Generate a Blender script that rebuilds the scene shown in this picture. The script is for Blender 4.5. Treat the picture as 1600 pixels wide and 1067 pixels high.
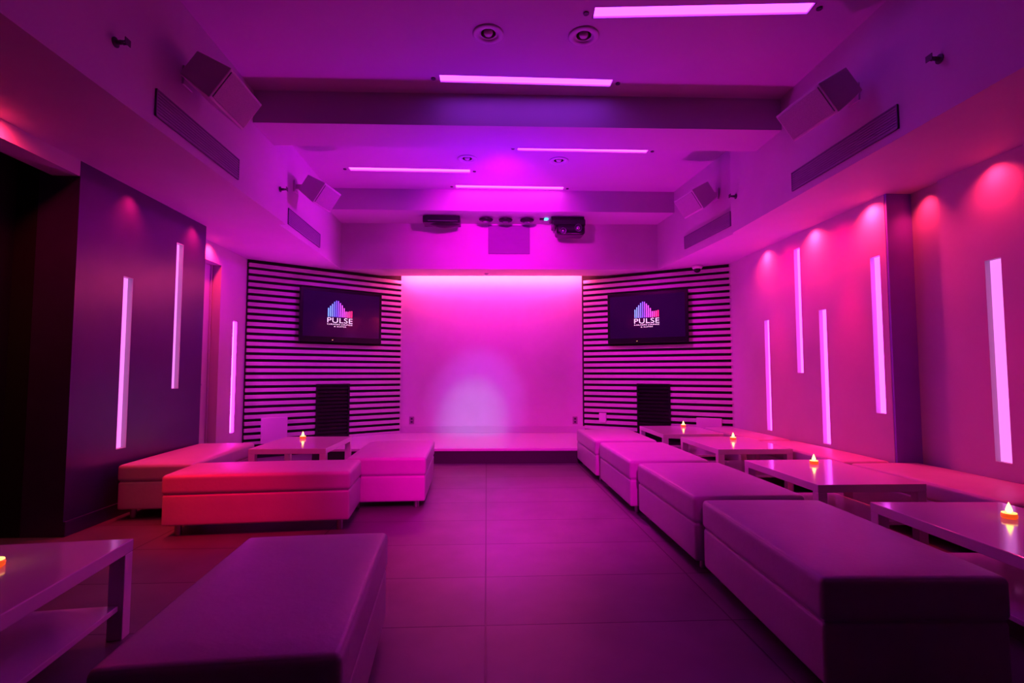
import bpy, bmesh, math, random
from mathutils import Vector, Matrix
random.seed(7)
S = bpy.context.scene
for o in list(bpy.data.objects): bpy.data.objects.remove(o, do_unlink=True)
COL = S.collection
PI = math.pi

# ------------------------------------------------------------------ camera
F = 820.0
cam_d = bpy.data.cameras.new('camera'); cam = bpy.data.objects.new('camera', cam_d); COL.objects.link(cam)
cam_d.sensor_fit = 'HORIZONTAL'; cam_d.sensor_width = 36.0; cam_d.lens = 36.0*F/1600.0
cam_d.clip_start = 0.05; cam_d.clip_end = 100
cam.location = (0, 0, 1.2)
PIT = math.atan(49.5/F); YAW = math.atan(40/F*math.cos(PIT))
cam.rotation_euler = (PI/2+PIT, 0, -YAW)
S.camera = cam

# ------------------------------------------------------------------ world + exposure
w = bpy.data.worlds.new('world'); S.world = w; w.use_nodes = True
w.node_tree.nodes['Background'].inputs[0].default_value = (0.0, 0.0, 0.0, 1)
w.node_tree.nodes['Background'].inputs[1].default_value = 0.0
S.view_settings.view_transform = 'Standard'; S.view_settings.look = 'None'
S.view_settings.exposure = 0.0; S.view_settings.gamma = 1.0
S.view_settings.use_curve_mapping = False

# ------------------------------------------------------------------ lamps
def spot(name, loc, target, energy, color, angle, blend=1.0, size=0.03):
    d = bpy.data.lights.new(name, 'SPOT'); d.energy = energy; d.color = color
    d.spot_size = math.radians(angle); d.spot_blend = blend; d.shadow_soft_size = size
    o = bpy.data.objects.new(name, d); COL.objects.link(o); o.location = loc
    o.rotation_euler = (Vector(target)-Vector(loc)).to_track_quat('-Z', 'Y').to_euler()
    return o
RED = (1.0, 0.022, 0.085)
# recessed downlights close to the walls, in the underside of the side soffits: (x, y, wall side, energy, angle)
for x, y, s, e, ang in [(3.6, 6.50, 1, 60, 70), (3.6, 5.52, 1, 70, 74), (3.6, 4.66, 1, 80, 74), (3.8, 3.66, 1, 30, 60),
                   (-3.1, 3.30, -1, 55, 130), (3.835, 4.30, 1, 30, 40), (-3.1, 4.64, -1, 55, 40), (-3.1, 5.62, -1, 70, 40), (-3.4, 6.52, -1, 55, 70)]:
    spot('wall_downlight', (x-s*0.11, y, 2.812), (x+s*0.02, y, 2.0), e, RED, ang+62, 1.0, 0.03)
for x, y, s, e in [(3.6, 6.0, 1, 22), (3.6, 5.1, 1, 22), (3.8, 3.7, 1, 3), (-3.1, 4.3, -1, 5), (-3.1, 5.3, -1, 5)]:
    spot('wall_wash', (x-s*0.30, y, 2.80), (x+s*.1, y, 1.9), e, (1, 0.0, 0.10), 120, 1.0, 0.06)
# downlights over the benches, pure red
for x, y, e in [(-2.75, 5.1, 100), (-2.75, 4.25, 110)]:
    spot('bench_downlight', (x, y, 2.78), (x+.12, y, 0.0), e, (1, 0.0, 0.012), 42, 1.0, 0.05)
for x, y, e in [(3.3, 6.3, 150), (3.35, 5.0, 150), (3.4, 3.6, 85)]:
    spot('bench_downlight', (x, y, 2.78), (x+.02, y, 0.0), e, (1, 0.0, 0.03), 44, 1.0, 0.05)
spot('ottoman_fill', (-2.9, 2.5, 2.78), (-2.0, 4.05, .40), 330, (1, 0.0, 0.0), 26, 1.0, 0.05)  # added red fill for the crosswise ottoman's front, no fixture of its own
# faint yellow lamp in the dark opening on the left
spot('alcove_lamp', (-3.35, 3.3, 2.6), (-3.5, 3.4, 0.5), 5.0, (1, 0.85, 0.0), 100, 1.0, 0.1)
# blue spot thrown on the stage wall from the first beam
spot('effect_lamp', (0.0, 5.2, 3.48), (-0.15, 8.92, 0.70), 330, (0.25, 0.10, 1.0), 24, .8, 0.04)
spot('effect_lamp', (0.0, 5.2, 3.48), (-0.22, 8.92, 0.42), 230, (0.0, 0.75, 1.0), 17, 1.0, 0.04)
# unseen magenta to violet fill lamps, added without fixtures to brighten the room
spot('room_fill', (0.3, -1.2, 3.6), (0.3, 5.6, 0.2), 2100, (1.0, 0.0, 0.62), 31, 1.0, 0.10)  # added behind the viewer to lift the furniture fronts
spot('room_fill', (-0.4, 1.5, 3.8), (-0.9, 4.6, 0.2), 420, (1.0, 0.0, 0.22), 50, 1.0, 0.10)
spot('ceiling_fill', (0.2, 6.0, 2.1), (0.2, 6.0, 3.8), 170, (0.15, 0.0, 1.0), 140, 1.0, 0.20)  # added in mid-air, shines up at the ceiling
spot('floor_fill', (0.2, 7.7, 3.2), (0.25, 4.9, 0.0), 330, (0.8, 0.0, 1.0), 36, 1.0, 0.12)
spot('slat_fill', (-0.8, 6.4, 3.4), (-2.5, 8.3, 1.2), 190, (0.70, 0.0, 1.0), 60, 1.0, 0.10)
spot('slat_fill', (1.0, 6.4, 3.4), (2.7, 8.2, 1.2), 330, (1.0, 0.0, 0.84), 60, 1.0, 0.10)
spot('header_fill', (0.2, 5.45, 3.40), (0.2, 8.2, 3.15), 420, (1.0, 0.0, 0.85), 75, 1.0, 0.10)  # added fill for the header face
spot('soffit_fill', (1.4, 7.6, 3.3), (-2.2, 6.5, 3.25), 460, (0.75, 0.0, 1.0), 52, 1.0, 0.10)
spot('seat_fill', (1.0, 6.8, 3.5), (1.65, 5.2, 0.4), 420, (1.0, 0.0, 0.5), 52, 1.0, 0.10)  # added fill for the right row of ottomans
spot('soffit_fill', (1.9, 7.25, 0.25), (2.2, 6.3, 3.0), 220, (1.0, 0.0, 0.9), 100, 1.0, 0.10)  # added low at the stage, shines up at the right soffit
spot('soffit_fill', (-1.75, 7.3, 0.25), (-2.3, 6.3, 3.0), 190, (0.9, 0.0, 0.9), 90, 1.0, 0.10)

# ------------------------------------------------------------------ materials
def mat(name, col, rough=0.5, metal=0.0, spec=0.5, emis=None, es=0.0, noise=0.0, nscale=20.0, bump=0.0, coat=0.0, bscale=None):
    m = bpy.data.materials.new(name); m.use_nodes = True
    nt = m.node_tree; b = nt.nodes['Principled BSDF']
    b.inputs['Base Color'].default_value = (*col, 1); b.inputs['Roughness'].default_value = rough
    b.inputs['Metallic'].default_value = metal; b.inputs['Specular IOR Level'].default_value = spec
    b.inputs['Coat Weight'].default_value = coat; b.inputs['Coat Roughness'].default_value = 0.08
    if emis: b.inputs['Emission Color'].default_value = (*emis, 1); b.inputs['Emission Strength'].default_value = es
    if noise or bump:
        tc = nt.nodes.new('ShaderNodeTexCoord'); n = nt.nodes.new('ShaderNodeTexNoise')
        n.inputs['Scale'].default_value = nscale; n.inputs['Detail'].default_value = 4
        nt.links.new(tc.outputs['Object'], n.inputs['Vector'])
        if noise:
            r = nt.nodes.new('ShaderNodeValToRGB')
            r.color_ramp.elements[0].position = .3; r.color_ramp.elements[1].position = .7
            r.color_ramp.elements[0].color = (*[c*(1-noise) for c in col], 1); r.color_ramp.elements[1].color = (*col, 1)
            nt.links.new(n.outputs['Fac'], r.inputs['Fac']); nt.links.new(r.outputs['Color'], b.inputs['Base Color'])
        if bump:
            n2 = nt.nodes.new('ShaderNodeTexNoise'); n2.inputs['Scale'].default_value = bscale or nscale*3
            nt.links.new(tc.outputs['Object'], n2.inputs['Vector'])
            bp = nt.nodes.new('ShaderNodeBump'); bp.inputs['Strength'].default_value = bump; bp.inputs['Distance'].default_value = 0.01
            nt.links.new(n2.outputs['Fac'], bp.inputs['Height']); nt.links.new(bp.outputs['Normal'], b.inputs['Normal'])
    return m
M = {}
M['paint'] = mat('white_paint', (.56, .56, .56), .55, noise=.06, nscale=3, bump=.04, bscale=60)
M['ceil'] = mat('ceiling_paint', (.50, .50, .50), .7, noise=.05, nscale=2)
M['stagewall'] = mat('stage_wall_paint', (.66, .66, .66), .6, noise=.05, nscale=5)
M['panel'] = mat('dark_blue_laminate', (.045, .015, .10), .28, noise=.15, nscale=6, spec=.6)
M['black'] = mat('black_paint', (.004, .006, .003), .7, noise=.3, nscale=4)
M['stagetop'] = mat('white_gloss_floor', (.72, .72, .72), .16)
M['riser'] = mat('dark_riser', (.02, .02, .025), .5)
M['slat'] = mat('white_slat', (.56, .56, .56), .45, noise=.05, nscale=8)
M['slatback'] = mat('black_backing', (.012, .010, .012), .9)
M['vinyl'] = mat('white_vinyl', (.50, .50, .50), .42, noise=.06, nscale=9, bump=.12, bscale=45)
M['lacquer'] = mat('white_lacquer', (.72, .72, .72), .14, spec=.6, coat=.3)
M['chrome'] = mat('brushed_metal', (.35, .35, .36), .3, metal=1)
M['plast_b'] = mat('black_plastic', (.008, .008, .010), .25, spec=.3)
M['screen'] = mat('screen_glass', (.012, .006, .020), .12, emis=(.16, .0, .42), es=.05)
M['vent'] = mat('vent_grey', (.20, .20, .26), .6)
M['ventfin'] = mat('vent_fin', (.26, .26, .32), .6)
M['spk'] = mat('speaker_white', (.55, .55, .55), .5)
M['grille'] = mat('speaker_grille', (.42, .42, .42), .7, noise=.3, nscale=180)
M['dark'] = mat('dark_metal', (.05, .05, .06), .5)
M['plate'] = mat('white_plate', (.66, .66, .66), .5)
M['glass'] = mat('lens_glass', (.5, .5, .55), .08, metal=.9)
M['bulb'] = mat('lamp_face', (.55, .5, .5), .2)
M['door'] = mat('door_paint', (.5, .5, .5), .4)
M['strip'] = mat('tube_diffuser', (.8, .8, .8), .5, emis=(3.0, .24, 8.4), es=1.0)
M['strip_rear'] = mat('tube_diffuser', (.8, .8, .8), .5, emis=(7.5, .28, 7.0), es=1.0)
M['wstrip'] = mat('wall_tube_diffuser', (.8, .8, .8), .5, emis=(.9, .25, 1.0), es=1.0)
M['wstripR'] = mat('wall_tube_diffuser', (.8, .8, .8), .5, emis=(2.6, .25, 3.4), es=1.0)
M['wstripF'] = mat('wall_tube_diffuser', (.8, .8, .8), .5, emis=(30, .6, 32), es=1.0)
M['cove'] = mat('cove_led', (.8, .8, .8), .5, emis=(80, 4.4, 18), es=1.0)
M['flame'] = mat('flame', (.9, .6, .2), .5, emis=(1.0, .55, .16), es=5)
M['rimglow'] = mat('rim_glow', (.9, .8, .5), .5, emis=(1.0, .55, .12), es=2.2)  # flame light on the cup rim, put in as emission
M['cup'] = mat('amber_glass', (.9, .25, .03), .15, emis=(1.0, .10, .01), es=.7)  # emission stands in for candlelight coming through the glass
M['led_blue'] = mat('led_blue', (.1, .5, .9), .3, emis=(.05, .6, 1.0), es=2.5)
M['led_amber'] = mat('led_amber', (.9, .7, .2), .3, emis=(1, .7, .2), es=1.5)
M['textw'] = mat('screen_white', (.8, .8, .8), .5, emis=(1, .92, .95), es=.9)

def floor_material():
    m = bpy.data.materials.new('dark_floor_tile'); m.use_nodes = True; nt = m.node_tree; b = nt.nodes['Principled BSDF']
    tc = nt.nodes.new('ShaderNodeTexCoord'); mp = nt.nodes.new('ShaderNodeMapping')
    mp.inputs['Location'].default_value = (0.0, 0.405, 0)
    nt.links.new(tc.outputs['Object'], mp.inputs['Vector'])
    br = nt.nodes.new('ShaderNodeTexBrick'); br.offset = 0.0; br.squash = 1.0
    br.inputs['Scale'].default_value = 1.0; br.inputs['Brick Width'].default_value = 1.2; br.inputs['Row Height'].default_value = 0.597
    br.inputs['Mortar Size'].default_value = 0.005; br.inputs['Mortar Smooth'].default_value = 0.2
    br.inputs['Color1'].default_value = (.125, .12, .125, 1); br.inputs['Color2'].default_value = (.15, .145, .15, 1)
    br.inputs['Mortar'].default_value = (.03, .03, .03, 1)
    nt.links.new(mp.outputs['Vector'], br.inputs['Vector'])
    n = nt.nodes.new('ShaderNodeTexNoise'); n.inputs['Scale'].default_value = 3.0; n.inputs['Detail'].default_value = 8
    nt.links.new(tc.outputs['Object'], n.inputs['Vector'])
    mx = nt.nodes.new('ShaderNodeMix'); mx.data_type = 'RGBA'; mx.blend_type = 'MULTIPLY'; mx.inputs[0].default_value = .55
    nt.links.new(br.outputs['Color'], mx.inputs[6])
    r = nt.nodes.new('ShaderNodeValToRGB'); r.color_ramp.elements[0].position = .3; r.color_ramp.elements[1].position = .7
    r.color_ramp.elements[0].color = (.5, .5, .5, 1); nt.links.new(n.outputs['Fac'], r.inputs['Fac'])
    nt.links.new(r.outputs['Color'], mx.inputs[7]); nt.links.new(mx.outputs[2], b.inputs['Base Color'])
    b.inputs['Roughness'].default_value = .42; b.inputs['Specular IOR Level'].default_value = .5
    bp = nt.nodes.new('ShaderNodeBump'); bp.inputs['Strength'].default_value = .5; bp.inputs['Distance'].default_value = .003; bp.invert = True
    nt.links.new(br.outputs['Fac'], bp.inputs['Height']); nt.links.new(bp.outputs['Normal'], b.inputs['Normal'])
    return m
M['floor'] = floor_material()

# ------------------------------------------------------------------ mesh helpers
def box(bm, x0, x1, y0, y1, z0, z1, mtx=None):
    vs = [bm.verts.new(p) for p in [(x0,y0,z0),(x1,y0,z0),(x1,y1,z0),(x0,y1,z0),(x0,y0,z1),(x1,y0,z1),(x1,y1,z1),(x0,y1,z1)]]
    for f in [(3,2,1,0),(4,5,6,7),(0,1,5,4),(1,2,6,5),(2,3,7,6),(3,0,4,7)]: bm.faces.new([vs[i] for i in f])
    if mtx is not None:
        for v in vs: v.co = mtx @ v.co
    return vs
def prism(bm, pts, z0, z1):
    b = [bm.verts.new((x, y, z0)) for x, y in pts]; t = [bm.verts.new((x, y, z1)) for x, y in pts]
    n = len(pts); bm.faces.new(b[::-1]); bm.faces.new(t)
    for i in range(n): bm.faces.new([b[i], b[(i+1) % n], t[(i+1) % n], t[i]])
def lathe(bm, prof, n=24, mtx=None, cap=True):
    rings = []
    for r, z in prof:
        ring = [bm.verts.new((r*math.cos(2*PI*i/n), r*math.sin(2*PI*i/n), z)) for i in range(n)]
        rings.append(ring)
    for a, b in zip(rings, rings[1:]):
        for i in range(n): bm.faces.new([a[i], a[(i+1) % n], b[(i+1) % n], b[i]])
    if cap:
        bm.faces.new(rings[0][::-1]); bm.faces.new(rings[-1])
    if mtx is not None:
        for rg in rings:
            for v in rg: v.co = mtx @ v.co
def rbox(bm, cx, cy, cz, sx, sy, sz, r, puff=0.0, n=10, edge_pull=0.0):
    """box with rounded edges and an optionally puffed top"""
    def axis(s):
        h = s/2; a = [-h]
        k = 4
        a += [-h + r*(1-math.cos(PI/2*i/k)) for i in range(1, k+1)]
        m = n; L = 2*(h-r)
        a += [-(h-r)+L*i/m for i in range(1, m)]
        a += [h - r*(1-math.cos(PI/2*i/k)) for i in range(k, 0, -1)] + [h]
        return a
    ax, ay, az = axis(sx), axis(sy), axis(sz)
    vd = {}
    def V(x, y, z):
        key = (round(x, 6), round(y, 6), round(z, 6))
        if key in vd: return vd[key]
        q = Vector((x, y, z)); hx, hy, hz = sx/2-r, sy/2-r, sz/2-r
        c = Vector((max(-hx, min(hx, x)), max(-hy, min(hy, y)), max(-hz, min(hz, z))))
        d = q-c
        if d.length > 1e-9:
            d2 = d.normalized()*r if (abs(d.x) > 1e-9)+(abs(d.y) > 1e-9)+(abs(d.z) > 1e-9) > 1 or True else d
            q = c+d2
        if puff and z > 0:
            u = max(0, 1-(2*x/sx)**2); v = max(0, 1-(2*y/sy)**2)
            q.z += puff*(u*v)**.5*(z/(sz/2))
        vd[key] = bm.verts.new((q.x+cx, q.y+cy, q.z+cz)); return vd[key]
    def sheet(A, B, fn, flip):
        for i in range(len(A)-1):
            for j in range(len(B)-1):
                f = [fn(A[i], B[j]), fn(A[i+1], B[j]), fn(A[i+1], B[j+1]), fn(A[i], B[j+1])]
                if flip: f = f[::-1]
                if len(set(f)) == 4: bm.faces.new(f)
    sheet(ax, ay, lambda a, b: V(a, b, sz/2), False); sheet(ax, ay, lambda a, b: V(a, b, -sz/2), True)
    sheet(ax, az, lambda a, b: V(a, -sy/2, b), False); sheet(ax, az, lambda a, b: V(a, sy/2, b), True)
    sheet(ay, az, lambda a, b: V(sx/2, a, b), False); sheet(ay, az, lambda a, b: V(-sx/2, a, b), True)
def obj(name, bm, m, parent=None, smooth=False, bevel=0.0, kind=None):
    me = bpy.data.meshes.new(name); bm.normal_update(); bm.to_mesh(me); bm.free()
    me.materials.append(M[m] if isinstance(m, str) else m)
    if smooth:
        for p in me.polygons: p.use_smooth = True
    o = bpy.data.objects.new(name, me); COL.objects.link(o)
    if parent is not None: o.parent = parent
    if bevel:
        b = o.modifiers.new('bevel', 'BEVEL'); b.width = bevel; b.segments = 2; b.limit_method = 'ANGLE'
    if kind: o['kind'] = kind
    return o
def NB(): return bmesh.new()
def boxobj(name, dims, m, parent=None, bevel=0.0, kind=None):
    bm = NB(); box(bm, *dims); return obj(name, bm, m, parent, bevel=bevel, kind=kind)
def thing(name, label, cat, loc=(0, 0, 0), rz=0.0, group=None):
    o = bpy.data.objects.new(name, None); COL.objects.link(o); o.empty_display_size = .1
    o.location = loc; o.rotation_euler = (0, 0, rz); o['label'] = label; o['category'] = cat
    if group: o['group'] = group
    return o
def tag(o, label, cat, group=None):
    o['label'] = label; o['category'] = cat
    if group: o['group'] = group
    return o
def dup(root, loc, rz=None, label=None, group=None):
    r = root.copy(); COL.objects.link(r); r.location = loc
    if rz is not None: r.rotation_euler = (0, 0, rz)
    if label: r['label'] = label
    if group: r['group'] = group
    for ch in list(root.children):
        c = ch.copy(); COL.objects.link(c); c.parent = r
        for g in list(ch.children):
            d = g.copy(); COL.objects.link(d); d.parent = c
    return r
def holed(name, axes, plane, a0, a1, b0, b1, holes, depth, m, kind='structure', thick=0.12, parent=None):
    """a slab with rectangular through-holes. axes 'yz': the face lies at x=plane; 'xy': at z=plane; depth sign gives the direction away from the room"""
    bm = NB()
    As = sorted({a0, a1, *[h[0] for h in holes], *[h[1] for h in holes]})
    Bs = sorted({b0, b1, *[h[2] for h in holes], *[h[3] for h in holes]})
    def P(a, b, d):
        return (plane+d, a, b) if axes == 'yz' else (a, b, plane+d)
    cell = {}
    for i in range(len(As)-1):
        for j in range(len(Bs)-1):
            ca, cb = (As[i]+As[i+1])/2, (Bs[j]+Bs[j+1])/2
            cell[i, j] = not any(h[0] < ca < h[1] and h[2] < cb < h[3] for h in holes)
    T = thick*depth; vd = {}
    def V(a, b, d):
        k = (a, b, d)
        if k not in vd: vd[k] = bm.verts.new(P(a, b, d))
        return vd[k]
    for (i, j), solid in cell.items():
        if not solid: continue
        A, B, c, d = As[i], As[i+1], Bs[j], Bs[j+1]
        bm.faces.new([V(A, c, 0), V(B, c, 0), V(B, d, 0), V(A, d, 0)])
        bm.faces.new([V(A, d, T), V(B, d, T), V(B, c, T), V(A, c, T)])
        if not cell.get((i-1, j), False): bm.faces.new([V(A, c, 0), V(A, d, 0), V(A, d, T), V(A, c, T)])
        if not cell.get((i+1, j), False): bm.faces.new([V(B, d, 0), V(B, c, 0), V(B, c, T), V(B, d, T)])
        if not cell.get((i, j-1), False): bm.faces.new([V(B, c, 0), V(A, c, 0), V(A, c, T), V(B, c, T)])
        if not cell.get((i, j+1), False): bm.faces.new([V(A, d, 0), V(B, d, 0), V(B, d, T), V(A, d, T)])
    bmesh.ops.recalc_face_normals(bm, faces=bm.faces)
    return obj(name, bm, m, parent, kind=kind)

CH, SB, BB = 3.85, 2.82, 3.54       # ceiling, soffit underside, beam underside
# ------------------------------------------------------------------ floor and ceiling
boxobj('floor', (-4.6, 4.6, -1.7, 9.4, -.12, 0), 'floor', kind='structure')
BARS = [(0.78, 2.36, 3.62, 3.745), (-.43, 1.14, 4.545, 4.665), (0.36, 1.92, 5.985, 6.10), (-1.79, -.22, 6.715, 6.83), (-.445, 1.10, 7.295, 7.41)]
DL = [(0.007, 3.959), (0.757, 3.946), (-0.245, 6.37), (0.895, 6.373)]
dlh = [(x-.06, x+.06, y-.06, y+.06) for x, y in DL]
ceil = holed('ceiling', 'xy', CH, -4.6, 4.6, -1.7, 9.4, BARS+dlh, 1, 'ceil')
for v in ceil.data.vertices:        # the nearest bar sits slightly askew
    if .77 < v.co.x < 2.37 and (abs(v.co.y-3.62) < 1e-4 or abs(v.co.y-3.745) < 1e-4): v.co.y -= .125*(v.co.x-.78)/1.58
bm = NB(); prism(bm, [(-2.25, 4.89), (2.88, 4.80), (2.88, 5.29), (-2.25, 5.38)], BB, CH); obj('trim_1', bm, 'ceil', kind='structure')
bm = NB(); prism(bm, [(-2.30, 7.50), (2.75, 7.42), (2.75, 8.04), (-2.30, 8.21)], BB, CH); obj('trim_2', bm, 'ceil', kind='structure')
# side soffits
bm = NB(); prism(bm, [(-4.6, -1.7), (-2.19, -1.7), (-2.19, 5.76), (-2.265, 5.76), (-2.27, 8.25), (-2.27, 9.3), (-4.6, 9.3)], SB, CH)
obj('trim_3', bm, 'paint', kind='structure')
bm = NB(); prism(bm, [(2.84, -1.7), (4.6, -1.7), (4.6, 9.3), (2.68, 9.3), (2.68, 8.1), (2.87, 5.88), (2.84, 5.88)], SB, CH)
obj('trim_4', bm, 'paint', kind='structure')
# header above the stage, with a light slot behind it
bm = NB(); prism(bm, [(-2.28, 8.205), (2.70, 8.035), (2.70, 8.56), (1.66, 8.60), (-1.46, 8.75), (-2.28, 8.76)], SB, CH)
obj('wall_header', bm, 'paint', kind='structure')
bm = NB(); prism(bm, [(-1.44, 8.80), (1.64, 8.65), (1.64, 8.69), (-1.44, 8.84)], SB+.02, SB+.06)
tag(obj('light_strip', bm, 'cove'), 'glowing strip hidden behind the header, washing the stage wall pale pink', 'light')

# ------------------------------------------------------------------ stage wall, slatted walls
bm = NB(); prism(bm, [(-1.50, 8.975), (1.70, 8.82), (1.70, 9.2), (-1.50, 9.2)], 0, CH); obj('wall_back', bm, 'stagewall', kind='structure')
bm = NB(); prism(bm, [(-1.455, 8.955), (1.655, 8.805), (1.655, 8.83), (-1.455, 8.98)], .2, .315); obj('baseboard_back', bm, 'paint', kind='structure', bevel=.004)
bm = NB(); prism(bm, [(-2.3, 7.135), (2.05, 7.03), (2.05, 8.56), (1.66, 8.82), (-1.46, 8.975), (-2.3, 8.38)], 0, .165)
obj('stage_riser', bm, 'riser', kind='structure')
bm = NB(); prism(bm, [(-2.3, 7.125), (2.05, 7.02), (2.05, 8.56), (1.66, 8.815), (-1.46, 8.97), (-2.3, 8.38)], .165, .2)
obj('stage_top', bm, 'stagetop', kind='structure', bevel=.004)

def slat_wall(side, A, B, cab, plate, small=None):
    A, B = Vector((*A, 0)), Vector((*B, 0)); u = (B-A).normalized(); L = (B-A).length
    n = Vector((u.y, -u.x, 0));
    if n.y > 0: n = -n
    mtx = Matrix((( u.x, n.x, 0, A.x), (u.y, n.y, 0, A.y), (0, 0, 1, 0), (0, 0, 0, 1)))   # local: x along wall, y out of wall, z up
    bm = NB(); box(bm, -.2, L+.02, -.12, 0, 0, CH, mtx); bmesh.ops.recalc_face_normals(bm, faces=bm.faces)
    wl = obj('wall_'+side, bm, 'slatback', kind='structure')
    return wl, mtx, L
def flat_piece(name, x0, x1, y0, y1, z0, z1, mtx, m, parent=None, bevel=0.0, kind=None):
    bm = NB(); box(bm, x0, x1, y0, y1, z0, z1, mtx); bmesh.ops.recalc_face_normals(bm, faces=bm.faces)
    return obj(name, bm, m, parent, bevel=bevel, kind=kind)
PITCH, GAP, SD = 0.0937, 0.041, 0.045
sides = {}
for side, A, B, cab in [('stage_left', (-3.39, 7.57), (-1.46, 8.97), (.975, 1.495)), ('stage_right', (1.66, 8.80), (3.66, 7.53), (.90, 1.42))]:
    wl, mtx, L = slat_wall(side, A, B, None, None)
    sides[side] = (mtx, L)
    where = 'left' if side.endswith('left') else 'right'
    sw = thing('slat_panel', 'wall panel of white horizontal slats on black, %s of the stage' % where, 'wall panel', (0, 0, 0))
    k = 0; z = SB-.012-GAP
    while z > .22:
        z0, z1 = z-(PITCH-GAP), z
        if z0 < .26: z0 = .2
        segs = [(-.0, L)] if z0 > 1.01 else [(0, cab[0]), (cab[1], L)]
        bm = NB()
        bm.free()
        for a, b in segs: flat_piece('slat', a, b, .0, SD, z0, z1, mtx, 'slat', sw, bevel=.003)
        z -= PITCH
        if z0 == .2: break
    # louvred black cabinet let into the slats
    cb = thing('louvre_cabinet', 'black louvred cabinet let into the slatted wall %s of the stage' % where, 'cabinet', (0, 0, 0))
    a, b = cab
    flat_piece('body', a, b, .0, .02, .205, 1.035, mtx, 'black', cb)
    for x0, x1 in ((a, a+.025), (b-.025, b)): flat_piece('frame', x0, x1, .02, .065, .205, 1.035, mtx, 'plast_b', cb)
    flat_piece('frame', a+.025, b-.025, .02, .065, 1.01, 1.035, mtx, 'plast_b', cb)
    bm = NB()
    for i in range(14):
        zz = .225+i*.056; box(bm, a+.026, b-.026, .02, .05, zz, zz+.036, mtx)
    bmesh.ops.recalc_face_normals(bm, faces=bm.faces); obj('louvre', bm, 'plast_b', cb)
mL, LL = sides['stage_left']; mR, LR = sides['stage_right']
tag(flat_piece('blank_plate', .215, .568, SD-.01, SD+.022, .2, .562, mL, 'plate', bevel=.004), 'pale square blank plate over the slats, left of the left black cabinet', 'plate')
tag(flat_piece('blank_plate', 1.80, 2.158, SD-.01, SD+.022, .2, .535, mR, 'plate', bevel=.004), 'pale square blank plate over the slats, right of the right black cabinet', 'plate')
tag(flat_piece('junction_box', .27, .385, SD-.01, SD+.03, .40, .55, mR, 'plate', bevel=.004), 'small pale box on the slats between stage wall and right black cabinet', 'box')

# outlets on the stage wall
BA, BB2 = Vector((-1.45, 8.97, 0)), Vector((1.66, 8.82, 0)); u = (BB2-BA).normalized(); n = Vector((u.y, -u.x, 0))
mB = Matrix(((u.x, n.x, 0, BA.x), (u.y, n.y, 0, BA.y), (0, 0, 1, 0), (0, 0, 0, 1)))
M['outlet'] = mat('outlet_plate', (.30, .22, .28), .45)
for cx, lab in ((.20, 'small wall outlet at the lower left corner of the stage wall'), (2.945, 'small wall outlet at the lower right corner of the stage wall')):
    t = thing('wall_outlet', lab, 'outlet', mB @ Vector((cx, 0, .41)), math.atan2(u.y, u.x), 'outlets on the stage wall')
    boxobj('plate', (-.04, .04, -.014, .004, -.062, .062), 'outlet', t, bevel=.003)
    for dz in (-.026, .026):
        bm = NB(); box(bm, -.017, .017, -.018, -.014, dz-.016, dz+.016); obj('socket', bm, 'dark', t, bevel=.003)

# ------------------------------------------------------------------ side walls
WR = [(6.50, 6.62, .47, 1.885), (5.80, 5.925, 1.20, 2.65), (5.37, 5.50, .45, 1.885), (4.585, 4.715, .83, 2.285)]
holed('wall_right_far', 'yz', 3.6, 4.51, 7.62, 0, SB, WR, 1, 'paint', thick=.32)
WR2 = [(3.655, 3.79, .54, 2.06)]
holed('wall_right_near', 'yz', 3.8, -1.7, 4.17, 0, SB, WR2, 1, 'paint', thick=.12)
boxobj('wall_right_recess', (3.835, 3.96, 4.17, 4.56, 0, SB), 'paint', kind='structure')
M['pilaster'] = mat('blue_lit_paint', (.24, .10, .66), .5, noise=.08, nscale=4)  # violet light on the return is put into its base colour
boxobj('trim_5', (3.602, 3.835, 4.485, 4.508, 0, SB), 'pilaster', kind='structure')
WL = [(4.60, 4.725, .56, 2.03), (5.345, 5.465, 1.045, 2.51)]
holed('wall_left_panel', 'yz', -3.1, 4.08, 5.88, .0, SB, WL, -1, 'panel', thick=.30)
WL2 = [(7.19, 7.31, .40, 1.90), (5.90, 6.84, 0.0, 2.58)]
holed('wall_left_far', 'yz', -3.4, 5.88, 7.62, 0, SB, WL2, -1, 'paint', thick=.14)
boxobj('wall_left_lintel', (-3.30, -3.1, -1.7, 4.075, 2.70, SB), 'paint', kind='structure')
boxobj('wall_left_alcove', (-3.72, -3.56, -1.7, 4.35, 0, SB), 'black', kind='structure')
bm = NB(); prism(bm, [(-3.56, 4.14), (-3.29, 4.32), (-3.1, 4.079), (-3.1, 4.078), (-3.56, 4.078)], 0, 2.70)
bm.free()
boxobj('wall_left_return', (-3.56, -3.402, 4.08, 4.2, 0, SB), 'black', kind='structure')
boxobj('baseboard_left', (-3.1, -3.085, 4.08, 5.88, 0, .11), 'panel', kind='structure', bevel=.003)
boxobj('baseboard_right', (3.585, 3.60, 4.51, 7.5, 0, .1), 'paint', kind='structure')
boxobj('wall_front', (-4.6, 4.6, -1.85, -1.7, 0, CH), 'black', kind='structure')
# outer shell behind the recesses so that no light leaks
boxobj('wall_left_outer', (-4.6, -4.45, -1.7, 9.4, 0, CH), 'black', kind='structure')
boxobj('wall_right_outer', (4.45, 4.6, -1.7, 9.4, 0, CH), 'black', kind='structure')
boxobj('wall_end', (-4.6, 4.6, 9.25, 9.4, 0, CH), 'black', kind='structure')

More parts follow.
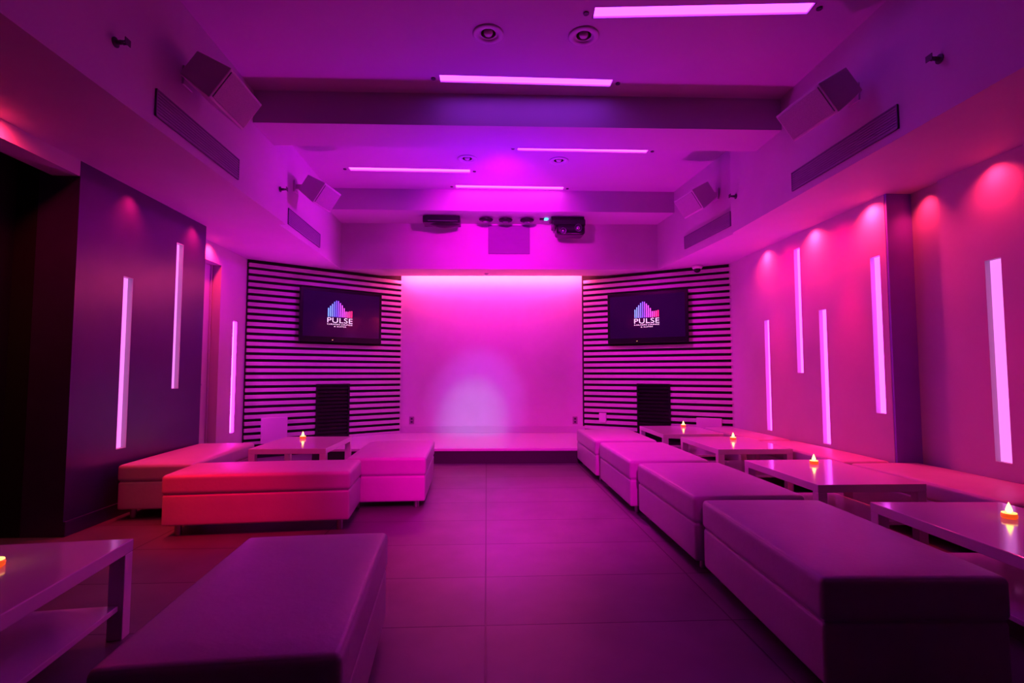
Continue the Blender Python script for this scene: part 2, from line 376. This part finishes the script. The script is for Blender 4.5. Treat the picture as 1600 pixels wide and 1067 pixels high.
# door in the left wall
d = bpy.data.objects.new('door_1', None); COL.objects.link(d); d.location = (-3.52, 6.37, 0); d['kind'] = 'structure'
bm = NB(); box(bm, -.045, 0, -.465, .465, .005, 2.575); obj('door_leaf', bm, 'door', d, bevel=.003)
bm = NB(); lathe(bm, [(.026, 0), (.026, .012), (.011, .016), (.011, .05)], 16, Matrix.Rotation(PI/2, 4, 'Y'))
box(bm, .040, .056, -.10, .012, -.011, .011)
hd = obj('door_handle', bm, 'chrome', d, smooth=False); hd.location = (0, .33-.12, 1.06)
bm = NB(); box(bm, -.0, .015, -.015, .015, 0, 2.58); o = obj('door_stop', bm, 'door', d); o.location = (0, .45, 0)

# ------------------------------------------------------------------ recessed light strips
def wall_strip(x, s, y0, y1, z0, z1, label, dep=.055, group='recessed light strips in the side walls'):
    """channel let into a wall; s=+1 when the room is on the -x side"""
    t = thing('wall_light', label, 'light', (x, (y0+y1)/2, z0), 0, group)
    w2 = (y1-y0)/2; h = z1-z0; th = .004
    bm = NB()
    a, b = (0, dep) if s > 0 else (-dep, 0)
    box(bm, a, b, -w2+.0002, -w2+th, 0.0002, h-.0002); box(bm, a, b, w2-th, w2-.0002, 0.0002, h-.0002)
    box(bm, a, b, -w2+th, w2-th, 0.0002, th); box(bm, a, b, -w2+th, w2-th, h-th, h-.0002)
    obj('channel', bm, 'paint', t)
    bm = NB(); box(bm, *((dep-.012, dep) if s > 0 else (-dep, -dep+.012)), -w2+th, w2-th, th, h-th)
    obj('diffuser', bm, 'wstrip' if abs(x) in (3.1, 3.8) else 'wstripR' if x > 0 else 'wstripF', t)
    return t
RL = ['vertical light strip on right wall, farthest and low, nearest the slats', 'tallest-reaching vertical light strip on the right wall, near the ceiling edge',
      'vertical light strip low on right wall, reaching down behind the middle red bench', 'vertical light strip on right wall just before the blue-lit return']
for (a, b, c, d_), l in zip(WR, RL): wall_strip(3.6, 1, a, b, c, d_, l)
wall_strip(3.8, 1, *WR2[0], 'widest light strip, alone on the near right wall past the return')
wall_strip(-3.1, -1, *WL[0], 'long low light strip on the dark blue left panel, nearest the black alcove')
wall_strip(-3.1, -1, *WL[1], 'high light strip on the dark blue left panel, nearest the door')
wall_strip(-3.4, -1, *WL2[0], 'vertical light strip on left wall between the door and the slats')
CL = ['large ceiling light bar at top right, nearest the viewer', 'ceiling light bar in front of the first beam, right of centre line',
      'thin ceiling light bar half hidden just behind the first beam', 'ceiling light bar left of centre, between the two beams', 'ceiling light bar close against the second beam, above the stage effect lights']
for (x0, x1, y0, y1), l in zip(BARS, CL):
    t = thing('ceiling_light', l, 'light', ((x0+x1)/2, (y0+y1)/2, CH), 0, 'recessed light bars in the ceiling')
    wx, wy, th, dep = (x1-x0)/2, (y1-y0)/2, .004, .045
    if x1 == 2.36: t.location.y -= .0625; t.rotation_euler = (0, 0, -math.atan2(.125, 1.58)); wy -= .001
    bm = NB(); e = .0002
    box(bm, -wx+e, -wx+th, -wy+e, wy-e, 0, dep); box(bm, wx-th, wx-e, -wy+e, wy-e, 0, dep)
    box(bm, -wx+th, wx-th, -wy+e, -wy+th, 0, dep); box(bm, -wx+th, wx-th, wy-th, wy-e, 0, dep)
    obj('channel', bm, 'paint', t)
    boxobj('diffuser', (-wx+th, wx-th, -wy+th, wy-th, dep-.03, dep-.018), 'strip' if y0 < 5 else 'strip_rear', t)
    for sx in (-1, 1):
        bm = NB(); lathe(bm, [(.022, -.006), (.02, -.008), (.02, 0), (.022, 0)], 12); o = obj('end_clip', bm, 'dark', t); o.location = (sx*(wx+.055), 0, 0)

# recessed ceiling downlights (switched off)
DLL = ['round ceiling downlight with swivelling lamp, left of the near pair', 'round ceiling downlight with swivelling lamp, right of the near pair',
       'round ceiling downlight between the beams, left one', 'round ceiling downlight between the beams, right one']
dl0 = thing('recessed_downlight', DLL[0], 'light', (*DL[0], CH), 0, 'round ceiling downlights')
bm = NB(); lathe(bm, [(.060, .002), (.118, .002), (.122, -.006), (.112, -.012), (.082, -.012), (.076, -.004), (.058, .010), (.058, .002)], 32, cap=False); obj('trim_ring', bm, 'paint', dl0, smooth=True)
bm = NB(); lathe(bm, [(.0578, -.0), (.052, .05), (.03, .08)], 32); bmesh.ops.reverse_faces(bm, faces=bm.faces)
M['refl'] = mat('reflector', (.25, .1, .12), .25, metal=.7)
for f in list(bm.faces):
    if len(f.verts) > 4 and min(v.co.z for v in f.verts) < .01: bm.faces.remove(f)
obj('reflector', bm, 'refl', dl0, smooth=True)
bm = NB(); lathe(bm, [(.012, .05), (.034, .03), (.036, .004), (.028, -.010), (.012, -.014)], 20); obj('lamp', bm, 'bulb', dl0, smooth=True)
for (x, y), l in list(zip(DL, DLL))[1:]: dup(dl0, (x, y, CH), 0, l)

# ------------------------------------------------------------------ vents, sprinklers, camera dome, grille
def vent(xf, s, y0, y1, z0, z1, label, rz=0.0):
    t = thing('air_vent', label, 'vent', (xf, (y0+y1)/2, z0), rz, 'slot vents along the soffits'); h = z1-z0; w2 = (y1-y0)/2
    def bx(a, b): return (a, b) if s > 0 else (-b, -a)     # s>0: room is on +x side
    boxobj('backing', (*bx(-.004, .006), -w2, w2, 0, h), 'vent', t)
    bm = NB()
    for i in range(8):
        z = .008+i*(h-.016)/8; box(bm, *bx(.006, .012), -w2+.008, w2-.008, z, z+(h-.016)/8*.5)
    obj('louvre', bm, 'ventfin', t)
    bm = NB(); box(bm, *bx(.0, .014), -w2, -w2+.008, 0, h); box(bm, *bx(.0, .014), w2-.008, w2, 0, h); box(bm, *bx(.0, .014), -w2, w2, 0, .008); box(bm, *bx(.0, .014), -w2, w2, h-.008, h)
    obj('frame', bm, 'vent', t)
vent(-2.19, 1, 3.47, 4.63, 2.895, 3.078, 'long slot vent in the left soffit under the near speaker')
vent(-2.267, 1, 6.0, 7.14, 2.895, 3.082, 'shorter-looking slot vent in the left soffit under the far speaker')
vent(2.84, -1, 3.39, 4.65, 2.885, 3.058, 'long slot vent in the right soffit under the near speaker')
vent(2.812, -1, 5.93, 7.10, 2.925, 3.10, 'slot vent in the right soffit under the far speaker', math.atan2(.19, 2.22))
for x, y, z, s, l in [(-2.19, 3.09, 3.145, 1, 'dark sprinkler head on the left soffit nearest the viewer'), (-2.19, 5.57, 3.145, 1, 'dark sprinkler head on the left soffit before the far speaker'),
                   (2.84, 3.05, 3.17, -1, 'dark sprinkler head on the right soffit nearest the viewer'), (2.84, 5.75, 3.215, -1, 'dark sprinkler head on the right soffit beside the far speaker')]:
    t = thing('sprinkler_head', l, 'sprinkler', (x, y, z), 0, 'sprinkler heads on the soffits')
    R = Matrix.Rotation(s*PI/2, 4, 'Y')
    bm = NB(); lathe(bm, [(.030, 0), (.030, .006), (.014, .010), (.012, .04), (.006, .045)], 14, R); obj('body', bm, 'dark', t)
    bm = NB(); box(bm, *((.045, .07) if s > 0 else (-.07, -.045)), -.018, -.013, -.004, .004); box(bm, *((.045, .07) if s > 0 else (-.07, -.045)), .013, .018, -.004, .004)
    box(bm, *((.035, .046) if s > 0 else (-.046, -.035)), -.018, .018, -.005, .005); obj('yoke', bm, 'dark', t)
    bm = NB(); box(bm, *((.07, .074) if s > 0 else (-.074, -.07)), -.024, .024, -.016, .024); obj('deflector', bm, 'dark', t)
# camera dome on the right slatted wall
p = mR @ Vector((.94+.93, .12, 2.80)); t = thing('security_camera', 'small dome camera under the ceiling edge above the right slatted wall', 'camera', p)
bm = NB(); lathe(bm, [(.075, .02), (.075, -.012), (.06, -.03)], 24); obj('base', bm, 'plate', t, smooth=True)
bm = NB(); lathe(bm, [(.052, -.028), (.05, -.05), (.038, -.072), (.018, -.085), (.004, -.088)], 20); obj('dome', bm, 'plast_b', t, smooth=True)
# header grille
HA, HB = Vector((-2.28, 8.205, 0)), Vector((2.70, 8.035, 0)); u = (HB-HA).normalized(); rzH = math.atan2(u.y, u.x)
gp = HA+u*2.63; t = thing('return_grille', 'large square grille on the header above the stage, behind the effect lights', 'grille', (gp.x, gp.y, 3.06), rzH)
M['grl'] = mat('grille_paint', (.30, .30, .36), .6)
boxobj('backing', (-.325, .325, -.006, .004, 0, .455), 'grl', t)
bm = NB()
for i in range(22): box(bm, -.315, .315, -.012, -.006, .012+i*.0197, .012+i*.0197+.011)
obj('fin', bm, 'vent', t)
bm = NB(); box(bm, -.325, -.313, -.014, .0, 0, .455); box(bm, .313, .325, -.014, 0, 0, .455); box(bm, -.313, .313, -.014, 0, 0, .012); box(bm, -.313, .313, -.014, 0, .443, .455)
obj('frame', bm, 'vent', t)
t = thing('smoke_sensor', 'tiny round sensor under the header edge over the stage', 'sensor', (0.0, 8.5, SB))
bm = NB(); lathe(bm, [(.035, .0), (.035, -.008), (.018, -.022), (.006, -.026)], 18); obj('body', bm, 'plate', t, smooth=True)

# ------------------------------------------------------------------ wall speakers
def speaker(c, a, b, dims, side, wallx, label):
    wd, hh, dp, tp = dims
    t = thing('wall_speaker', label, 'speaker', c, 0, 'white box speakers on the soffits')
    R = (Matrix.Rotation(a, 4, 'Z') @ Matrix.Rotation(b, 4, 'X'))
    def q(x, y, z): return R @ Vector((x, y, z))
    bm = NB(); W, H = wd/2, hh/2
    f = [bm.verts.new(q(*p)) for p in [(-W, 0, -H), (W, 0, -H), (W, 0, H), (-W, 0, H)]]
    k = [bm.verts.new(q(*p)) for p in [(-W*tp, dp, -H*tp), (W*tp, dp, -H*tp), (W*tp, dp, H*tp), (-W*tp, dp, H*tp)]]
    bm.faces.new(f); bm.faces.new(k[::-1])
    for i in range(4): bm.faces.new([f[(i+1) % 4], f[i], k[i], k[(i+1) % 4]])
    bmesh.ops.recalc_face_normals(bm, faces=bm.faces)
    obj('cabinet', bm, 'spk', t, bevel=.008)
    bm = NB(); box(bm, -W+.02, W-.02, -.008, .002, -H+.02, H-.02, R); bmesh.ops.recalc_face_normals(bm, faces=bm.faces); obj('grille', bm, 'grille', t, bevel=.003)
    # bracket: plate on wall, arm to cabinet back
    wx = wallx-c[0]; s = 1 if wx > 0 else -1
    bk = q(0, dp-.02, 0)
    bm = NB(); box(bm, *sorted((wx, wx-s*.014)), bk.y-.06, bk.y+.06, bk.z-.07, bk.z+.07); obj('wall_plate', bm, 'spk', t, bevel=.003)
    bm = NB(); ax = sorted((wx-s*.010, bk.x)); box(bm, ax[0], ax[1], bk.y-.022, bk.y+.022, bk.z-.03, bk.z+.03); obj('bracket_arm', bm, 'spk', t, bevel=.003)
speaker((-1.825, 3.82, 3.185), 1.572, .604, (.50, .255, .30, .80), 1, -2.19, 'white box speaker on left soffit, nearest the viewer')
speaker((2.43, 3.79, 3.175), -1.50, .643, (.50, .255, .31, .83), -1, 2.84, 'white box speaker on right soffit, nearest the viewer')
speaker((-1.875, 6.17, 3.255), 1.381, .60, (.40, .265, .27, .79), 1, -2.265, 'white box speaker on left soffit, nearer the stage')
speaker((2.46, 6.20, 3.255), -1.424, .60, (.44, .265, .27, .83), -1, 2.832, 'white box speaker on right soffit, nearer the stage')

# ------------------------------------------------------------------ televisions
LOGO = [(.42, (.15, .55, 1)), (.53, (.18, .5, 1)), (.63, (.2, .42, 1)), (.74, (.15, .25, 1)), (.80, (.18, .15, 1)), (.79, (.3, .12, 1)), (.70, (.5, .12, 1)),
        (.60, (.75, .12, .95)), (.46, (.9, .12, .8)), (.30, (1, .12, .6)), (.30, (1, .1, .42)), (.32, (1, .08, .3)), (.34, (1, .04, .18))]
def text(name, body, size, loc, parent, m, wide):
    c = bpy.data.curves.new(name, 'FONT'); c.body = body; c.size = size; c.align_x = 'CENTER'; c.extrude = .0006; c.space_character = 1.05
    c.offset = -size*.004
    o = bpy.data.objects.new(name, c); COL.objects.link(o)
    dg = bpy.context.evaluated_depsgraph_get(); me = bpy.data.meshes.new_from_object(o.evaluated_get(dg))
    bpy.data.objects.remove(o, do_unlink=True)
    xs = [v.co.x for v in me.vertices]; k = wide/(max(xs)-min(xs)); mid = (max(xs)+min(xs))/2
    for v in me.vertices: x, y, z = v.co; v.co = ((x-mid)*k, -z, y)
    me.materials.clear(); me.materials.append(M[m]); o = bpy.data.objects.new(name, me); COL.objects.link(o); o.parent = parent; o.location = loc
    return o
def tv(mw, cx, z0, z1, wd, label, lx, top, bot):
    n3 = (mw.to_3x3() @ Vector((0, 1, 0))); ux = (mw.to_3x3() @ Vector((1, 0, 0)))
    base = mw @ Vector((cx, .125, z0))
    rz = math.atan2(ux.y, ux.x)
    t = thing('television', label, 'television', base, rz, 'televisions on the slatted walls')
    H = z1-z0; W = wd/2; b = .045
    # local: x along the wall, -y towards the room
    bm = NB(); box(bm, -W, W, -.025, .03, 0, H); bd = obj('casing', bm, 'plast_b', t, bevel=.008)
    bm = NB(); box(bm, -W+b, W-b, -.0275, -.0245, b+.035, H-b); sc = obj('screen', bm, 'screen', t)
    bm = NB(); box(bm, -W*.35, W*.35, .03, .0745, H*.3, H*.7); obj('wall_bracket', bm, 'dark', t)
    bm = NB(); box(bm, -.16, -.145, -.0285, -.024, .028, .034); obj('status_light', bm, 'led_amber', t)
    # logo on the screen: bars and lettering
    n = len(LOGO); wl = .395; x0 = lx-wl/2
    for i, (hgt, col) in enumerate(LOGO):
        nm = 'logo_%d' % i
        if nm not in M: M[nm] = mat('logo_bar', col, .5, emis=col, es=.9)
        bm = NB(); bw = wl/n
        box(bm, x0+i*bw+bw*.22, x0+i*bw+bw*.78, -.0290, -.0275, bot+.108, bot+.108+hgt*.315)
        obj('logo_bar', bm, nm, sc)
    text('logo_lettering', 'PULSE', .112, (lx, -.0285, bot+.018), sc, 'textw', wl)
    text('logo_lettering', 'KARAOKE LOUNGE', .030, (lx, -.0285, bot-.016), sc, 'textw', wl)
    text('logo_lettering', '& SUITES', .026, (lx, -.0285, bot-.048), sc, 'textw', wl*.48)
tv(mL, 1.325, 1.675, 2.485, 1.29, 'black television on the left slatted wall showing a coloured bar logo', 1.293-1.325-.01, 0, 1.955-1.675)
tv(mR, 1.095, 1.675, 2.475, 1.27, 'black television on the right slatted wall showing a coloured bar logo', 1.095-1.095+.005, 0, 1.965-1.675)

# ------------------------------------------------------------------ stage effect lights under the second beam
def fx_y(p): return p
t = thing('stage_effect_light', 'wide flat black effect light hanging under the beam, left of the grille', 'stage light', (-.67, 7.8, BB))
boxobj('mounting_plate', (-.2, .2, -.06, .06, -.02, 0), 'dark', t)
boxobj('housing', (-.275, .275, -.14, .12, -.12, -.018), 'plast_b', t, bevel=.01)
bm = NB(); lathe(bm, [(.0, -.03), (.10, -.024), (.2, -.008), (.225, .0)], 32, Matrix.Diagonal((1, .55, 1.3, 1)), cap=False)
o = obj('lens_dome', bm, 'plast_b', t, smooth=True); o.location = (.04, 0, -.12)
bm = NB(); box(bm, -.2, .24, -.146, -.14, -.100, -.090); obj('face_strip', bm, 'dark', t)
PL = ['small black disc lamp under the beam, left of three', 'small black disc lamp under the beam, middle of three', 'small black disc lamp under the beam, right of three']
for (x, dx), l in zip([(-.012, 0), (.283, 1), (.608, 2)], PL):
    t = thing('disc_lamp', l, 'stage light', (x, 7.8, BB), 0, 'disc lamps under the beam')
    bm = NB(); lathe(bm, [(.03, 0), (.03, -.012), (.09, -.016), (.108, -.028), (.095, -.048), (.05, -.062), (.015, -.066)], 28); obj('housing', bm, 'plast_b', t, smooth=True)
    bm = NB(); lathe(bm, [(.004, -.069), (.03, -.067), (.045, -.062)], 20, cap=False); obj('lens', bm, 'glass', t, smooth=True)
t = thing('indicator_lamp', 'tiny fixture with cyan light beside the projector under the beam', 'light', (.86, 7.8, BB))
boxobj('housing', (-.06, .03, -.03, .03, -.022, 0), 'plast_b', t, bevel=.004)
bm = NB(); lathe(bm, [(.004, -.014), (.03, -.012), (.038, 0), (.03, .012), (.004, .014)], 16); o = obj('light_dome', bm, 'led_blue', t, smooth=True); o.location = (.035, -.01, -.014)
t = thing('projector', 'black stage projector with round lenses hanging under the beam, right side', 'projector', (1.22, 7.8, BB))
boxobj('mounting_plate', (-.26, .24, -.12, .12, -.045, 0), 'plast_b', t, bevel=.006)
boxobj('body', (-.23, .25, -.17, .16, -.15, -.045), 'plast_b', t, bevel=.02)
bm = NB(); rbox(bm, .03, -.03, -.205, .43, .30, .15, .05, n=4); obj('lower_housing', bm, 'plast_b', t, smooth=True)
for x, z, r in ((-.09, -.235, .045), (.135, -.185, .055)):
    bm = NB(); lathe(bm, [(r*.99, 0), (r*.99, .035), (r*.86, .035), (r*.82, .012), (r*.8, .0)], 24, Matrix.Rotation(PI/2, 4, 'X'), cap=False)
    ln = obj('lens_ring', bm, 'dark', t, smooth=True); ln.location = (x, -.168, z)
    bm = NB(); lathe(bm, [(r*.82, .004), (r*.6, .016), (r*.25, .024), (.003, .026)], 24, Matrix.Rotation(PI/2, 4, 'X'), cap=False)
    o = obj('lens', bm, 'glass', ln, smooth=True)
bm = NB(); box(bm, .235, .265, -.02, .02, -.20, -.0); obj('yoke', bm, 'plast_b', t, bevel=.004)

# ------------------------------------------------------------------ ottomans
def make_ottoman(name, sx, sy, label, group, top=.46, legh=.065):
    t = thing(name, label, 'ottoman' if name == 'ottoman' else 'bench', (0, 0, 0), 0, group)
    hb = .225; bm = NB(); rbox(bm, 0, 0, legh+hb/2, sx-.012, sy-.012, hb, .018, n=4); obj('base', bm, 'vinyl', t, smooth=True)
    ch = top-(legh+hb)-.003
    bm = NB(); rbox(bm, 0, 0, legh+hb+.003+ch/2-.004, sx, sy, ch-.008, .026, puff=.012, n=10); obj('cushion', bm, 'vinyl', t, smooth=True)
    bm = NB(); rbox(bm, 0, 0, legh+hb+.003, sx-.03, sy-.03, .010, .004, n=1); obj('seam', bm, 'vinyl', t)
    for ax in (-1, 1):
        for ay in (-1, 1):
            bm = NB(); lathe(bm, [(.022, 0), (.024, .004), (.024, legh+.004)], 14); o = obj('leg', bm, 'chrome', t, smooth=False)
            o.location = (ax*(sx/2-.09), ay*(sy/2-.09), 0)
    return t
GR = 'white ottomans in the right hand row'
A0 = make_ottoman('ottoman', .70, 1.20, 'nearest and largest-looking white ottoman of the right row', GR); A0.location = (1.238+.36, 2.49, 0); A0.rotation_euler = (0, 0, math.radians(-2.5))
dup(A0, (1.258+.35, 3.775, 0), 0, 'second white ottoman from the front in the right row'); 
b2 = None
dup(A0, (1.222+.35, 5.085, 0), 0, 'third white ottoman from the front in the right row, set slightly left')
dup(A0, (1.205+.35, 6.425, 0), .0, 'farthest white ottoman of the right row, touching the stage')
for o in list(COL.objects):
    pass
L1 = dup(A0, (-.735, 1.985, 0), math.radians(4.2), 'white ottoman in the left foreground, beside the near table', 'white ottomans on the left side')
L1.scale = (.63/.70, 1.10/1.20, 1)
L2 = make_ottoman('ottoman', 1.34, .57, 'long ottoman lying crosswise on the left, glowing red at its left end', 'white ottomans on the left side', legh=.085)
L2.location = (-1.725, 4.34, 0); L2.rotation_euler = (0, 0, math.radians(5))
dup(A0, (-.905, 5.345, 0), math.radians(2.0), 'white ottoman on the left beside the far left table, nearest the stage', 'white ottomans on the left side')

# wall benches
bA = make_ottoman('bench', .58, 1.36, 'low red-lit bench against the left wall beside the crosswise ottoman', 'low benches along the walls', top=.455, legh=.085)
bA.location = (-2.76, 5.19, 0); bA.rotation_euler = (0, 0, math.radians(3))
bR = make_ottoman('bench', .44, 1.45, 'farthest red-lit bench along the right wall, beside the slats', 'low benches along the walls', top=.425)
bR.location = (3.37, 6.80, 0)
dup(bR, (3.37, 5.275, 0), 0, 'red-lit bench along the right wall, below the light strips before the return')
bN = make_ottoman('bench', .62, 1.42, 'red-lit bench along the near right wall, past the blue-lit return', 'low benches along the walls', top=.425)
bN.location = (3.475, 3.77, 0)
dup(bN, (3.475, 2.30, 0), 0, 'nearest bench along the right wall, mostly out of view beside the closest table')

# ------------------------------------------------------------------ tables
def make_table(sx, sy, label, group, H=.43):
    t = thing('coffee_table', label, 'table', (0, 0, 0), 0, group)
    th, lg = .055, .065
    boxobj('tabletop', (-sx/2, sx/2, -sy/2, sy/2, H-th, H), 'lacquer', t, bevel=.004)
    for ax in (-1, 1):
        for ay in (-1, 1):
            x0 = ax*(sx/2-lg/2-.001); y0 = ay*(sy/2-lg/2-.001)
            o = boxobj('leg', (-lg/2, lg/2, -lg/2, lg/2, 0, H-th), 'lacquer', t, bevel=.003); o.location = (x0, y0, 0)
    boxobj('shelf', (-sx/2+.02, sx/2-.02, -sy/2+lg+.001, sy/2-lg-.001, .13, .155), 'lacquer', t, bevel=.003)
    return t
GT = 'white coffee tables between ottomans and right benches'
T3 = make_table(.78, 1.04, 'white coffee table on the right with a candle, second from the front', GT); T3.location = (2.68, 4.09, 0)
dup(T3, (2.74, 5.79, 0), 0, 'white coffee table on the right with a candle, third from the front')
dup(T3, (2.63, 7.12, 0), 0, 'farthest white coffee table on the right, in front of the slats')
T4 = dup(T3, (2.66, 2.55, 0), math.radians(-3), 'nearest white coffee table on the right, cut by the picture edge')
LT1 = dup(T3, (-2.03, 6.04, 0), 0, 'white coffee table on the left in front of the slatted wall', 'white coffee tables on the left side')
LT2 = dup(T3, (-1.965, 2.02, 0), math.radians(7), 'white coffee table in the left foreground beside the near ottoman', 'white coffee tables on the left side')

# ------------------------------------------------------------------ candles
def make_candle(label):
    t = thing('candle', label, 'candle', (0, 0, 0), 0, 'small glowing candles on the tables')
    bm = NB(); lathe(bm, [(.022, 0), (.034, .004), (.036, .018), (.033, .026), (.024, .028), (.004, .028)], 24); obj('cup', bm, 'cup', t, smooth=True)
    bm = NB(); lathe(bm, [(.006, .026), (.013, .034), (.015, .044), (.011, .058), (.006, .072), (.001, .084)], 16); obj('flame', bm, 'flame', t, smooth=True)
    bm = NB(); lathe(bm, [(.022, .0285), (.0325, .0275), (.0325, .031), (.022, .032)], 20, cap=False); obj('rim', bm, 'rimglow', t, smooth=True)
    return t
c0 = make_candle('small glowing candle on the far left table'); c0.location = (-2.16, 6.36, .43)
for p, l in [((2.84, 7.50, .43), 'small glowing candle on the farthest right table'), ((2.86, 6.01, .43), 'small glowing candle on the third right table from the front'),
             ((2.78, 4.38, .43), 'small glowing candle on the second right table from the front'), ((2.78, 2.71, .43), 'glowing candle on the nearest right table, largest of all'),
             ((-1.955, 2.235, .43), 'glowing candle on the near left table, at the picture edge')]:
    dup(c0, p, 0, l)
